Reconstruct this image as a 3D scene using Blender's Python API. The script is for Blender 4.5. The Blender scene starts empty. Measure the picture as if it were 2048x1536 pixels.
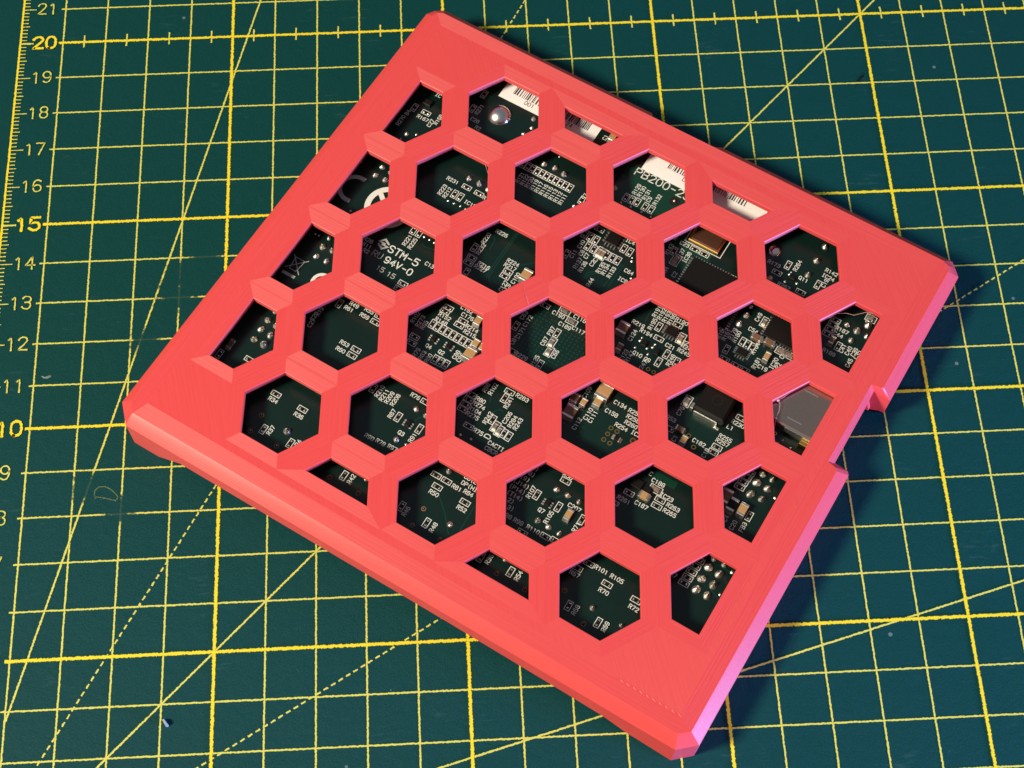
import bpy, bmesh, math, random
from mathutils import Matrix, Vector
from mathutils.geometry import delaunay_2d_cdt

# ------------------------------------------------------------------ scene, camera, light
scene = bpy.context.scene
COL = scene.collection
S = 0.01                                   # everything below is written in centimetres
random.seed(11)

cam_d = bpy.data.cameras.new('camera')
cam = bpy.data.objects.new('camera', cam_d)
COL.objects.link(cam)
cam_d.sensor_width = 36.0
cam_d.lens = 56.25
cam_d.clip_start = 0.01
cam_d.clip_end = 20.0
cam.matrix_world = Matrix((
    (0.998680747, 0.042596378, -0.028676028, 0.101792441),
    (-0.050794912, 0.901348416, -0.430105696, -0.040982344),
    (0.007526148, 0.430994874, 0.902322989, 0.307687642),
    (0, 0, 0, 1)))
scene.camera = cam

world = bpy.data.worlds.new('World')
scene.world = world
world.use_nodes = True
wbg = world.node_tree.nodes['Background']
wbg.inputs['Color'].default_value = (0.75, 0.88, 1.0, 1)
wbg.inputs['Strength'].default_value = 0.18

CX, CY, TH = 11.934, 11.133, -0.59428      # where the case stands on the mat, and its turn


def lamp(name, loc, target, size, power, color, shape='DISK', size_y=None):
    d = bpy.data.lights.new(name, 'AREA')
    d.shape = shape
    d.size = size * S
    if size_y:
        d.size_y = size_y * S
    d.energy = power
    d.color = color
    o = bpy.data.objects.new(name, d)
    COL.objects.link(o)
    o.location = Vector(loc) * S
    o.rotation_euler = (Vector(target) - Vector(loc)).to_track_quat('-Z', 'Y').to_euler()
    return o


KEY = Vector((-0.68, -0.25, 0.70)).normalized()
lamp('desk_lamp', Vector((11, 10, 0)) + KEY * 130, (11, 10, 0), 26, 27.4, (1.0, 0.90, 0.70))
lamp('cool_side_lamp', (52, -17, 4.4), (16, 10, 0.8), 15, 2.35, (0.95, 1.55, 4.1), 'RECTANGLE', 4)

scene.view_settings.view_transform = 'Standard'
scene.view_settings.look = 'None'
scene.view_settings.exposure = 0.0
scene.view_settings.gamma = 1.0
scene.render.engine = 'CYCLES'


# ------------------------------------------------------------------ helpers
class MB:
    """collects faces in centimetres; build() links them as one mesh object"""
    def __init__(self):
        self.v, self.f, self.uv, self.m = [], [], [], []

    def face(self, pts, uv=None, m=0):
        n = len(self.v)
        self.v += [tuple(p) for p in pts]
        self.f.append(list(range(n, n + len(pts))))
        self.uv += list(uv) if uv else [(p[0], p[1]) for p in pts]
        self.m.append(m)

    def box(self, x0, x1, y0, y1, z0, z1, m=0, bottom=True, top_m=None, ch=0.0):
        c = ch
        lo = [(x0, y0), (x1, y0), (x1, y1), (x0, y1)]
        hi = [(x0 + c, y0 + c), (x1 - c, y0 + c), (x1 - c, y1 - c), (x0 + c, y1 - c)]
        zc = z1 - c
        for i in range(4):
            a, b = lo[i], lo[(i + 1) % 4]
            self.face([(*a, z0), (*b, z0), (*b, zc), (*a, zc)],
                      [(0, z0), (1, z0), (1, zc), (0, zc)], m)
            if c:
                d, e = hi[i], hi[(i + 1) % 4]
                self.face([(*a, zc), (*b, zc), (*e, z1), (*d, z1)], None, m)
        self.face([(*p, z1) for p in hi], None, m if top_m is None else top_m)
        if bottom:
            self.face([(*p, z0) for p in reversed(lo)], None, m)

    def ring(self, cx, cy, r0, r1, z, n=20, m=0, a0=0.0, a1=2 * math.pi):
        for i in range(n):
            p, q = a0 + (a1 - a0) * i / n, a0 + (a1 - a0) * (i + 1) / n
            self.face([(cx + r0 * math.cos(p), cy + r0 * math.sin(p), z),
                       (cx + r1 * math.cos(p), cy + r1 * math.sin(p), z),
                       (cx + r1 * math.cos(q), cy + r1 * math.sin(q), z),
                       (cx + r0 * math.cos(q), cy + r0 * math.sin(q), z)], None, m)

    def disc(self, cx, cy, r, z, n=16, m=0):
        self.face([(cx + r * math.cos(2 * math.pi * i / n), cy + r * math.sin(2 * math.pi * i / n), z)
                   for i in range(n)], None, m)

    def lathe(self, cx, cy, prof, n=14, m=0, jit=0.0):
        """prof: (radius, z) from the bottom up; the last radius may be 0"""
        ph = random.random() * 6
        def pt(r, z, i):
            a = 2 * math.pi * i / n
            k = 1 + jit * math.sin(2 * a + ph)
            return (cx + r * k * math.cos(a), cy + r * k * math.sin(a), z)
        for (r0, z0), (r1, z1) in zip(prof, prof[1:]):
            for i in range(n):
                if r1 < 1e-6:
                    self.face([pt(r0, z0, i), pt(r0, z0, i + 1), (cx, cy, z1)], None, m)
                else:
                    self.face([pt(r0, z0, i), pt(r0, z0, i + 1), pt(r1, z1, i + 1), pt(r1, z1, i)], None, m)

    def mesh(self, name, mats, smooth=False, weld=False):
        me = bpy.data.meshes.new(name)
        me.from_pydata([(x * S, y * S, z * S) for x, y, z in self.v], [], self.f)
        uvl = me.uv_layers.new(name='lines')
        flat = [c for p in self.uv for c in p]
        uvl.data.foreach_set('uv', flat)
        for mt in mats:
            me.materials.append(mt)
        me.polygons.foreach_set('material_index', self.m)
        if weld:
            bm = bmesh.new()
            bm.from_mesh(me)
            bmesh.ops.remove_doubles(bm, verts=bm.verts, dist=1e-7)
            bm.to_mesh(me)
            bm.free()
        if smooth:
            me.polygons.foreach_set('use_smooth', [True] * len(me.polygons))
        me.update()
        return me

    def build(self, name, mats, parent=None, smooth=False, weld=False):
        if not isinstance(mats, (list, tuple)):
            mats = [mats]
        return put(name, self.mesh(name, mats, smooth, weld), parent)


def put(name, data, parent=None, loc=None, rz=0.0, sc=None):
    o = bpy.data.objects.new(name, data)
    COL.objects.link(o)
    o.parent = parent
    if loc:
        o.location = Vector(loc) * S
    o.rotation_euler.z = rz
    if sc:
        o.scale = sc
    return o


def thing(name, label, cat, loc=(0, 0, 0), rz=0.0, group=None):
    o = put(name, None, None, loc, rz)
    o.empty_display_size = 0.01
    o['label'] = label
    o['category'] = cat
    if group:
        o['group'] = group
    return o


# stroke lettering -------------------------------------------------
def _rev(pl):
    return [[(4 - x, 6 - y) for x, y in p] for p in pl]

G = {
    '0': [[(1.2, 0), (2.8, 0), (4, 1.2), (4, 4.8), (2.8, 6), (1.2, 6), (0, 4.8), (0, 1.2), (1.2, 0)]],
    '1': [[(0.9, 4.9), (2.2, 6), (2.2, 0)]],
    '2': [[(0, 4.8), (0.9, 6), (3.1, 6), (4, 5), (4, 4), (0, 0), (0, 0), (0, 0), (4, 0)]],
    '3': [[(0.2, 5.2), (1, 6), (3, 6), (4, 5), (4, 4), (3, 3.2), (1.4, 3.2)], [(2.6, 3.2), (3, 3.2), (4, 2.3), (4, 1), (3, 0), (1, 0), (0, 0.9)]],
    '4': [[(3, 0), (3, 6), (3, 6), (3, 6), (0, 1.8), (0, 1.8), (0, 1.8), (4.2, 1.8)]],
    '5': [[(3.8, 6), (0.4, 6), (0.4, 6), (0.2, 3.4), (0.2, 3.4), (2.8, 3.7), (4, 2.7), (4, 1), (2.9, 0), (1, 0), (0, 0.8)]],
    '6': [[(3.6, 5.4), (2.8, 6), (1.4, 6), (0, 4.6), (0, 1.2), (1.1, 0), (2.9, 0), (4, 1), (4, 2.4), (3, 3.5), (1.2, 3.5), (0.1, 2.5)]],
    '7': [[(0, 6), (4, 6), (4, 6), (4, 6), (1.4, 0)]],
    '8': [[(2, 3.2), (1, 3.2), (0.2, 4), (0.2, 5.2), (1.2, 6), (2.8, 6), (3.8, 5.2), (3.8, 4), (3, 3.2), (2, 3.2)],
          [(2, 3.2), (1, 3.2), (0, 2.3), (0, 0.9), (1.1, 0), (2.9, 0), (4, 0.9), (4, 2.3), (3, 3.2), (2, 3.2)]],
    'R': [[(0, 0), (0, 6), (0, 6), (0, 6), (3, 6), (4, 5.2), (4, 3.8), (3, 3), (0, 3)], [(2, 3), (4, 0)]],
    'C': [[(4, 5), (3, 6), (1, 6), (0, 5), (0, 1), (1, 0), (3, 0), (4, 1)]],
    'I': [[(2, 0), (2, 6)], [(1, 6), (3, 6)], [(1, 0), (3, 0)]],
    'Q': [[(1, 0), (3, 0), (4, 1), (4, 5), (3, 6), (1, 6), (0, 5), (0, 1), (1, 0)], [(2.4, 1.6), (4.2, -0.4)]],
    'F': [[(0, 0), (0, 6), (0, 6), (0, 6), (4, 6)], [(0, 3.1), (3, 3.1)]],
    'B': [[(0, 0), (0, 6), (0, 6), (0, 6), (3, 6), (4, 5.2), (4, 4), (3, 3.2), (0, 3.2)], [(2.9, 3.2), (4, 2.4), (4, 0.9), (3, 0), (0, 0)]],
    'L': [[(0, 6), (0, 0), (0, 0), (0, 0), (4, 0)]],
    'U': [[(0, 6), (0, 1.2), (1, 0), (3, 0), (4, 1.2), (4, 6)]],
    'D': [[(0, 0), (0, 6), (0, 6), (2.6, 6), (4, 4.6), (4, 1.4), (2.6, 0), (0, 0)]],
    'P': [[(0, 0), (0, 6), (0, 6), (0, 6), (3, 6), (4, 5.2), (4, 3.7), (3, 2.9), (0, 2.9)]],
    'H': [[(0, 0), (0, 6)], [(4, 0), (4, 6)], [(0, 3), (4, 3)]],
    'T': [[(0, 6), (4, 6)], [(2, 6), (2, 0)]],
    'J': [[(3.4, 6), (3.4, 1.2), (2.5, 0), (1, 0), (0, 1.2)]],
    'A': [[(0, 0), (2, 6), (2, 6), (2, 6), (4, 0)], [(0.8, 2.1), (3.2, 2.1)]],
    'S': [[(4, 5), (3, 6), (1, 6), (0, 5.1), (0, 4), (1, 3.2), (3, 2.8), (4, 2), (4, 0.9), (3, 0), (1, 0), (0, 1)]],
    'M': [[(0, 0), (0, 6), (0, 6), (0, 6), (2, 2.4), (2, 2.4), (2, 2.4), (4, 6), (4, 6), (4, 6), (4, 0)]],
    'V': [[(0, 6), (2, 0), (2, 0), (2, 0), (4, 6)]],
    '-': [[(0.5, 3), (3.5, 3)]],
    '(': [[(2.8, 6.6), (1.6, 4.6), (1.6, 1.4), (2.8, -0.6)]],
    ')': [[(1.2, 6.6), (2.4, 4.6), (2.4, 1.4), (1.2, -0.6)]],
}
G['9'] = _rev(G['6'])


def chaikin(p, it=2):
    for _ in range(it):
        q = [p[0]]
        for a, b in zip(p, p[1:]):
            q += [(a[0] * .75 + b[0] * .25, a[1] * .75 + b[1] * .25), (a[0] * .25 + b[0] * .75, a[1] * .25 + b[1] * .75)]
        q.append(p[-1])
        p = q
    out = [p[0]]
    for a in p[1:]:
        if math.hypot(a[0] - out[-1][0], a[1] - out[-1][1]) > 0.08:
            out.append(a)
    return out


def ribbon(mb, pts, w, z, caps=True, m=0):
    """a flat stroke of width w along pts, mitred, with rounded ends; uv = (length, across -1..1)"""
    n = len(pts)
    hw = w / 2
    left, right, ln = [], [], [0.0]
    for i in range(n):
        d = []
        for a, b in ((i - 1, i), (i, i + 1)):
            if a >= 0 and b < n:
                dx, dy = pts[b][0] - pts[a][0], pts[b][1] - pts[a][1]
                l = math.hypot(dx, dy) or 1e-9
                d.append((dx / l, dy / l))
        tx, ty = sum(k[0] for k in d), sum(k[1] for k in d)
        l = math.hypot(tx, ty)
        if l < 1e-6:
            tx, ty, l = d[0][0], d[0][1], 1
        tx, ty = tx / l, ty / l
        k = 1.0
        if len(d) == 2:
            k = min(1.5, 1 / max(0.5, abs(tx * d[0][0] + ty * d[0][1])))
        left.append((pts[i][0] - ty * hw * k, pts[i][1] + tx * hw * k, z))
        right.append((pts[i][0] + ty * hw * k, pts[i][1] - tx * hw * k, z))
        if i:
            ln.append(ln[-1] + math.hypot(pts[i][0] - pts[i - 1][0], pts[i][1] - pts[i - 1][1]))
    for i in range(n - 1):
        mb.face([right[i], right[i + 1], left[i + 1], left[i]],
                [(ln[i], -1), (ln[i + 1], -1), (ln[i + 1], 1), (ln[i], 1)], m)
    if caps:
        for e, (c, q) in enumerate(((pts[0], pts[1]), (pts[-1], pts[-2]))):
            a0 = math.atan2(c[1] - q[1], c[0] - q[0])
            arc = [(c[0] + hw * math.cos(a0 + t), c[1] + hw * math.sin(a0 + t), z)
                   for t in (-1.57, -0.9, -0.3, 0.3, 0.9, 1.57)]
            mb.face(arc, [(0, 0.5)] * 6, m)


def lettering(mb, text, x, y, h, w, z, rot=0, align='c', wx=0.62, m=0, gap=0.42):
    """text in strokes, cap height h, stroke width w, centred on (x, y) (or right-aligned to x)"""
    u = h / 6
    cw = h * wx
    pitch = cw + h * gap * 0.62
    tw = pitch * len(text) - h * gap * 0.62
    ca, sa = (1, 0) if rot == 0 else (0, 1)
    x0 = -tw / 2 if align == 'c' else -tw
    k = 0
    for i, ch in enumerate(text):
        for pl in G.get(ch, []):
            pts = []
            for gx, gy in chaikin(pl):
                lx, ly = x0 + pitch * i + gx / 4 * cw, gy * u - h / 2
                pts.append((x + lx * ca - ly * sa, y + lx * sa + ly * ca))
            ribbon(mb, pts, w, z + 0.0004 * (k % 3), True, m)
            k += 1


# ------------------------------------------------------------------ materials
def nmat(name):
    m = bpy.data.materials.new(name)
    m.use_nodes = True
    nt = m.node_tree
    return m, nt, nt.nodes['Principled BSDF'], nt.nodes.new, nt.links.new


def setp(b, **k):
    for n, v in k.items():
        b.inputs[n.replace('_', ' ')].default_value = v


def plain(name, col, rough=0.5, metal=0.0, spec=0.5, var=0.0, scale=900.0, bump=0.0):
    m, nt, b, N, L = nmat(name)
    setp(b, Base_Color=(*col, 1), Roughness=rough, Metallic=metal)
    b.inputs['Specular IOR Level'].default_value = spec
    if var or bump:
        tc = N('ShaderNodeTexCoord')
        no = N('ShaderNodeTexNoise')
        no.inputs['Scale'].default_value = scale
        no.inputs['Detail'].default_value = 4
        L(tc.outputs['Object'], no.inputs['Vector'])
        if var:
            mr = N('ShaderNodeMapRange')
            mr.inputs['To Min'].default_value = 1 - var
            mr.inputs['To Max'].default_value = 1 + var
            L(no.outputs['Fac'], mr.inputs['Value'])
            mx = N('ShaderNodeMix')
            mx.data_type = 'RGBA'
            mx.blend_type = 'MULTIPLY'
            mx.inputs['Factor'].default_value = 1
            mx.inputs['A'].default_value = (*col, 1)
            L(mr.outputs['Result'], mx.inputs['B'])
            L(mx.outputs['Result'], b.inputs['Base Color'])
        if bump:
            bp = N('ShaderNodeBump')
            bp.inputs['Strength'].default_value = 0.5
            bp.inputs['Distance'].default_value = bump
            L(no.outputs['Fac'], bp.inputs['Height'])
            L(bp.outputs['Normal'], b.inputs['Normal'])
    return m


def pla_material():
    m, nt, b, N, L = nmat('coral_printed_plastic')
    setp(b, Base_Color=(0.84, 0.078, 0.068, 1), Roughness=0.45)
    b.inputs['Specular IOR Level'].default_value = 0.42
    uv = N('ShaderNodeUVMap')
    uv.uv_map = 'lines'
    mp = N('ShaderNodeMapping')
    mp.inputs['Scale'].default_value = (0.55, 27, 1)
    L(uv.outputs['UV'], mp.inputs['Vector'])
    n1 = N('ShaderNodeTexNoise')
    n1.noise_dimensions = '2D'
    n1.inputs['Scale'].default_value = 1.0
    n1.inputs['Detail'].default_value = 2.0
    L(mp.outputs['Vector'], n1.inputs['Vector'])
    tc = N('ShaderNodeTexCoord')
    n2 = N('ShaderNodeTexNoise')
    n2.inputs['Scale'].default_value = 1500
    n2.inputs['Detail'].default_value = 3
    L(tc.outputs['Object'], n2.inputs['Vector'])
    b1 = N('ShaderNodeBump')
    b1.inputs['Strength'].default_value = 1.0
    b1.inputs['Distance'].default_value = 0.000036
    L(n1.outputs['Fac'], b1.inputs['Height'])
    b2 = N('ShaderNodeBump')
    b2.inputs['Strength'].default_value = 0.3
    b2.inputs['Distance'].default_value = 0.00002
    L(n2.outputs['Fac'], b2.inputs['Height'])
    L(b1.outputs['Normal'], b2.inputs['Normal'])
    L(b2.outputs['Normal'], b.inputs['Normal'])
    # light combs across the extruded lines, not along them
    tg = N('ShaderNodeTangent')
    tg.direction_type = 'UV_MAP'
    tg.uv_map = 'lines'
    L(tg.outputs['Tangent'], b.inputs['Tangent'])
    b.inputs['Anisotropic'].default_value = 0.83
    b.inputs['Anisotropic Rotation'].default_value = 0.25
    # slightly uneven pigment and gloss from line to line
    n3 = N('ShaderNodeTexNoise')
    n3.inputs['Scale'].default_value = 60
    n3.inputs['Detail'].default_value = 4
    L(tc.outputs['Object'], n3.inputs['Vector'])
    mr = N('ShaderNodeMapRange')
    mr.inputs['To Min'].default_value = 0.40
    mr.inputs['To Max'].default_value = 0.52
    L(n3.outputs['Fac'], mr.inputs['Value'])
    L(mr.outputs['Result'], b.inputs['Roughness'])
    cr = N('ShaderNodeValToRGB')
    cr.color_ramp.elements[0].position = 0.3
    cr.color_ramp.elements[0].color = (0.665, 0.063, 0.061, 1)
    cr.color_ramp.elements[1].position = 0.7
    cr.color_ramp.elements[1].color = (0.70, 0.069, 0.067, 1)
    L(n1.outputs['Fac'], cr.inputs['Fac'])
    L(cr.outputs['Color'], b.inputs['Base Color'])
    return m


def mat_material():
    m, nt, b, N, L = nmat('green_mat_vinyl')
    tc = N('ShaderNodeTexCoord')
    def noise(scale, detail=4, vec=None, rough=0.55):
        n = N('ShaderNodeTexNoise')
        n.inputs['Scale'].default_value = scale
        n.inputs['Detail'].default_value = detail
        n.inputs['Roughness'].default_value = rough
        L(vec or tc.outputs['Object'], n.inputs['Vector'])
        return n
    base = noise(2300, 6, None, 0.75)
    cr = N('ShaderNodeValToRGB')
    cr.color_ramp.elements[0].position = 0.36
    cr.color_ramp.elements[0].color = (0.0018, 0.0395, 0.0400, 1)
    cr.color_ramp.elements[1].position = 0.75
    cr.color_ramp.elements[1].color = (0.0034, 0.0500, 0.0505, 1)
    L(base.outputs['Fac'], cr.inputs['Fac'])
    # pale scuffs: short streaks that lie roughly one way
    mp = N('ShaderNodeMapping')
    mp.inputs['Rotation'].default_value = (0, 0, math.radians(12))
    mp.inputs['Scale'].default_value = (220, 1300, 1)
    L(tc.outputs['Object'], mp.inputs['Vector'])
    sc = noise(1.0, 3, mp.outputs['Vector'], 0.6)
    patch = noise(70, 3)
    mu = N('ShaderNodeMath')
    mu.operation = 'MULTIPLY'
    L(sc.outputs['Fac'], mu.inputs[0])
    L(patch.outputs['Fac'], mu.inputs[1])
    r2 = N('ShaderNodeMapRange')
    r2.inputs['From Min'].default_value = 0.355
    r2.inputs['From Max'].default_value = 0.52
    r2.inputs['To Max'].default_value = 0.10
    L(mu.outputs['Value'], r2.inputs['Value'])
    mx = N('ShaderNodeMix')
    mx.data_type = 'RGBA'
    mx.inputs['B'].default_value = (0.16, 0.30, 0.34, 1)
    L(r2.outputs['Result'], mx.inputs['Factor'])
    L(cr.outputs['Color'], mx.inputs['A'])
    # tiny dust specks
    vo = N('ShaderNodeTexVoronoi')
    vo.inputs['Scale'].default_value = 130
    L(tc.outputs['Object'], vo.inputs['Vector'])
    lt = N('ShaderNodeMath')
    lt.operation = 'LESS_THAN'
    lt.inputs[1].default_value = 0.055
    L(vo.outputs['Distance'], lt.inputs[0])
    sp = N('ShaderNodeSeparateColor')
    L(vo.outputs['Color'], sp.inputs['Color'])
    gt = N('ShaderNodeMath')
    gt.operation = 'GREATER_THAN'
    gt.inputs[1].default_value = 0.80
    L(sp.outputs['Red'], gt.inputs[0])
    m2 = N('ShaderNodeMath')
    m2.operation = 'MULTIPLY'
    L(lt.outputs['Value'], m2.inputs[0])
    L(gt.outputs['Value'], m2.inputs[1])
    m3 = N('ShaderNodeMath')
    m3.operation = 'MULTIPLY'
    m3.inputs[1].default_value = 0.22
    L(m2.outputs['Value'], m3.inputs[0])
    mx2 = N('ShaderNodeMix')
    mx2.data_type = 'RGBA'
    mx2.inputs['B'].default_value = (0.45, 0.52, 0.55, 1)
    L(m3.outputs['Value'], mx2.inputs['Factor'])
    L(mx.outputs['Result'], mx2.inputs['A'])
    L(mx2.outputs['Result'], b.inputs['Base Color'])
    setp(b, Roughness=0.5)
    b.inputs['Specular IOR Level'].default_value = 0.12
    grain = noise(2600, 5, None, 0.75)
    soft = noise(420, 3)
    ad = N('ShaderNodeMath')
    ad.operation = 'ADD'
    L(grain.outputs['Fac'], ad.inputs[0])
    L(soft.outputs['Fac'], ad.inputs[1])
    bp = N('ShaderNodeBump')
    bp.inputs['Strength'].default_value = 0.8
    bp.inputs['Distance'].default_value = 0.00014
    L(ad.outputs['Value'], bp.inputs['Height'])
    L(bp.outputs['Normal'], b.inputs['Normal'])
    return m


def ink_material(name, col, col2, hard=0.72, spots=()):
    """screen-printed ink: ragged edge, pinholes, and rubbed-away spots"""
    m, nt, b, N, L = nmat(name)
    out = nt.nodes['Material Output']
    tc = N('ShaderNodeTexCoord')
    uv = N('ShaderNodeUVMap')
    uv.uv_map = 'lines'
    sx = N('ShaderNodeSeparateXYZ')
    L(uv.outputs['UV'], sx.inputs['Vector'])
    ab = N('ShaderNodeMath')
    ab.operation = 'ABSOLUTE'
    L(sx.outputs['Y'], ab.inputs[0])
    n1 = N('ShaderNodeTexNoise')
    n1.inputs['Scale'].default_value = 2600
    n1.inputs['Detail'].default_value = 3
    L(tc.outputs['Object'], n1.inputs['Vector'])
    # |v| + (noise-.5)*1.3  compared with the core width
    ma = N('ShaderNodeMath')
    ma.operation = 'MULTIPLY_ADD'
    ma.inputs[1].default_value = 1.5
    L(n1.outputs['Fac'], ma.inputs[0])
    L(ab.outputs['Value'], ma.inputs[2])
    r = N('ShaderNodeMapRange')
    r.inputs['From Min'].default_value = hard + 0.75 - 0.12
    r.inputs['From Max'].default_value = hard + 0.75 + 0.12
    r.inputs['To Min'].default_value = 1
    r.inputs['To Max'].default_value = 0
    L(ma.outputs['Value'], r.inputs['Value'])
    fac = r.outputs['Result']
    n2 = N('ShaderNodeTexNoise')
    n2.inputs['Scale'].default_value = 900
    n2.inputs['Detail'].default_value = 2
    L(tc.outputs['Object'], n2.inputs['Vector'])
    for (wx, wy, wr) in spots:
        di = N('ShaderNodeVectorMath')
        di.operation = 'DISTANCE'
        di.inputs[1].default_value = (wx * S, wy * S, 0)
        L(tc.outputs['Object'], di.inputs[0])
        q = N('ShaderNodeMath')
        q.operation = 'MULTIPLY_ADD'
        q.inputs[1].default_value = -wr * S * 2.0
        L(n2.outputs['Fac'], q.inputs[0])
        L(di.outputs['Value'], q.inputs[2])
        g = N('ShaderNodeMapRange')
        g.inputs['From Min'].default_value = -0.25 * wr * S
        g.inputs['From Max'].default_value = 0.25 * wr * S
        g.inputs['To Min'].default_value = 0.04
        L(q.outputs['Value'], g.inputs['Value'])
        mm = N('ShaderNodeMath')
        mm.operation = 'MULTIPLY'
        L(fac, mm.inputs[0])
        L(g.outputs['Result'], mm.inputs[1])
        fac = mm.outputs['Value']
    cr = N('ShaderNodeMix')
    cr.data_type = 'RGBA'
    cr.inputs['A'].default_value = (*col, 1)
    cr.inputs['B'].default_value = (*col2, 1)
    L(n2.outputs['Fac'], cr.inputs['Factor'])
    L(cr.outputs['Result'], b.inputs['Base Color'])
    setp(b, Roughness=0.5)
    b.inputs['Specular IOR Level'].default_value = 0.3
    tr = N('ShaderNodeBsdfTransparent')
    ms = N('ShaderNodeMixShader')
    L(fac, ms.inputs['Fac'])
    L(tr.outputs['BSDF'], ms.inputs[1])
    L(b.outputs['BSDF'], ms.inputs[2])
    L(ms.outputs['Shader'], out.inputs['Surface'])
    return m


M = {}
M['pla'] = pla_material()
M['vinyl'] = mat_material()
WEAR = ((3.96, 13.06, 0.42), (4.55, 13.98, 0.35), (3.31, 11.97, 0.30), (2.28, 8.6, 0.32), (2.97, 8.1, 0.30), (4.0, 13.6, 0.3))
M['ink_thin'] = ink_material('pale_yellow_ink', (0.66, 0.62, 0.12), (0.52, 0.49, 0.09), 0.62, WEAR)
M['ink_bold'] = ink_material('bold_yellow_ink', (0.83, 0.65, 0.022), (0.68, 0.53, 0.022), 0.70)
M['solder_mask'] = plain('green_solder_mask', (0.0018, 0.0130, 0.0105), 0.32, 0, 0.5, 0.25, 250)
M['pour'] = plain('copper_under_mask', (0.0016, 0.0165, 0.0125), 0.34, 0, 0.5, 0.2, 300)
M['pour_bright'] = plain('wide_copper_under_mask', (0.003, 0.036, 0.021), 0.34, 0, 0.5, 0.2, 300)
M['silk'] = plain('white_silkscreen', (0.68, 0.68, 0.65), 0.6, 0, 0.3, 0.12, 4000)
M['silk_dim'] = plain('grey_silkscreen', (0.42, 0.42, 0.42), 0.6, 0, 0.3, 0.15, 3000)
M['tin'] = plain('tin_solder', (0.80, 0.77, 0.70), 0.38, 1.0, 0.5, 0.1, 2500, 0.00006)
M['gold'] = plain('gold_plating', (0.78, 0.50, 0.16), 0.3, 1.0, 0.5, 0.1, 2500)
M['black'] = plain('black_epoxy', (0.0065, 0.0055, 0.0055), 0.5, 0, 0.25, 0.2, 1500)
M['hole'] = plain('drilled_hole', (0.004, 0.003, 0.002), 0.9)
M['tan'] = plain('tan_ceramic', (0.42, 0.245, 0.105), 0.4, 0, 0.5, 0.1, 2000)
M['brown'] = plain('brown_ceramic', (0.17, 0.085, 0.05), 0.4, 0, 0.5, 0.12, 2000)
M['rose'] = plain('rose_ceramic', (0.24, 0.16, 0.13), 0.45, 0, 0.5, 0.12, 2000)
M['grey'] = plain('grey_ceramic', (0.16, 0.15, 0.14), 0.45, 0, 0.5, 0.1, 2000)
M['paper'] = plain('white_label_paper', (0.86, 0.84, 0.83), 0.55, 0, 0.3, 0.03, 1500)
M['print'] = plain('black_label_print', (0.02, 0.02, 0.022), 0.6)
M['chrome'] = plain('polished_tin', (0.88, 0.83, 0.80), 0.27, 1.0)
M['shell'] = plain('steel_shell', (0.47, 0.36, 0.32), 0.24, 0.9, 0.5, 0.06, 900)
M['tin_dull'] = plain('oxidised_tin', (0.42, 0.38, 0.34), 0.55, 0.8, 0.5, 0.2, 2500)
M['crystal'] = plain('brown_crystal_lid', (0.075, 0.032, 0.018), 0.35, 0.2, 0.5, 0.15, 1500)
M['trace'] = plain('trace_under_mask', (0.004, 0.032, 0.024), 0.32, 0, 0.5, 0.1, 900)
M['hair'] = plain('thin_filament', (0.72, 0.36, 0.34), 0.4)
M['scratch'] = ink_material('scratch_residue', (0.15, 0.18, 0.07), (0.08, 0.11, 0.05), 0.38)
M['smudge'] = ink_material('dark_smudge', (0.002, 0.004, 0.006), (0.003, 0.008, 0.01), 0.35)
M['via_dot'] = plain('tented_via', (0.005, 0.042, 0.032), 0.3)
M['lint'] = plain('pale_lint', (0.16, 0.20, 0.20), 0.8, 0, 0.2, 0.3, 3000)
M['dust'] = plain('grey_crumb', (0.32, 0.34, 0.34), 0.7, 0, 0.3, 0.2, 3000)
M['dustw'] = plain('white_crumb', (0.7, 0.72, 0.72), 0.7, 0, 0.3, 0.2, 3000)

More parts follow.
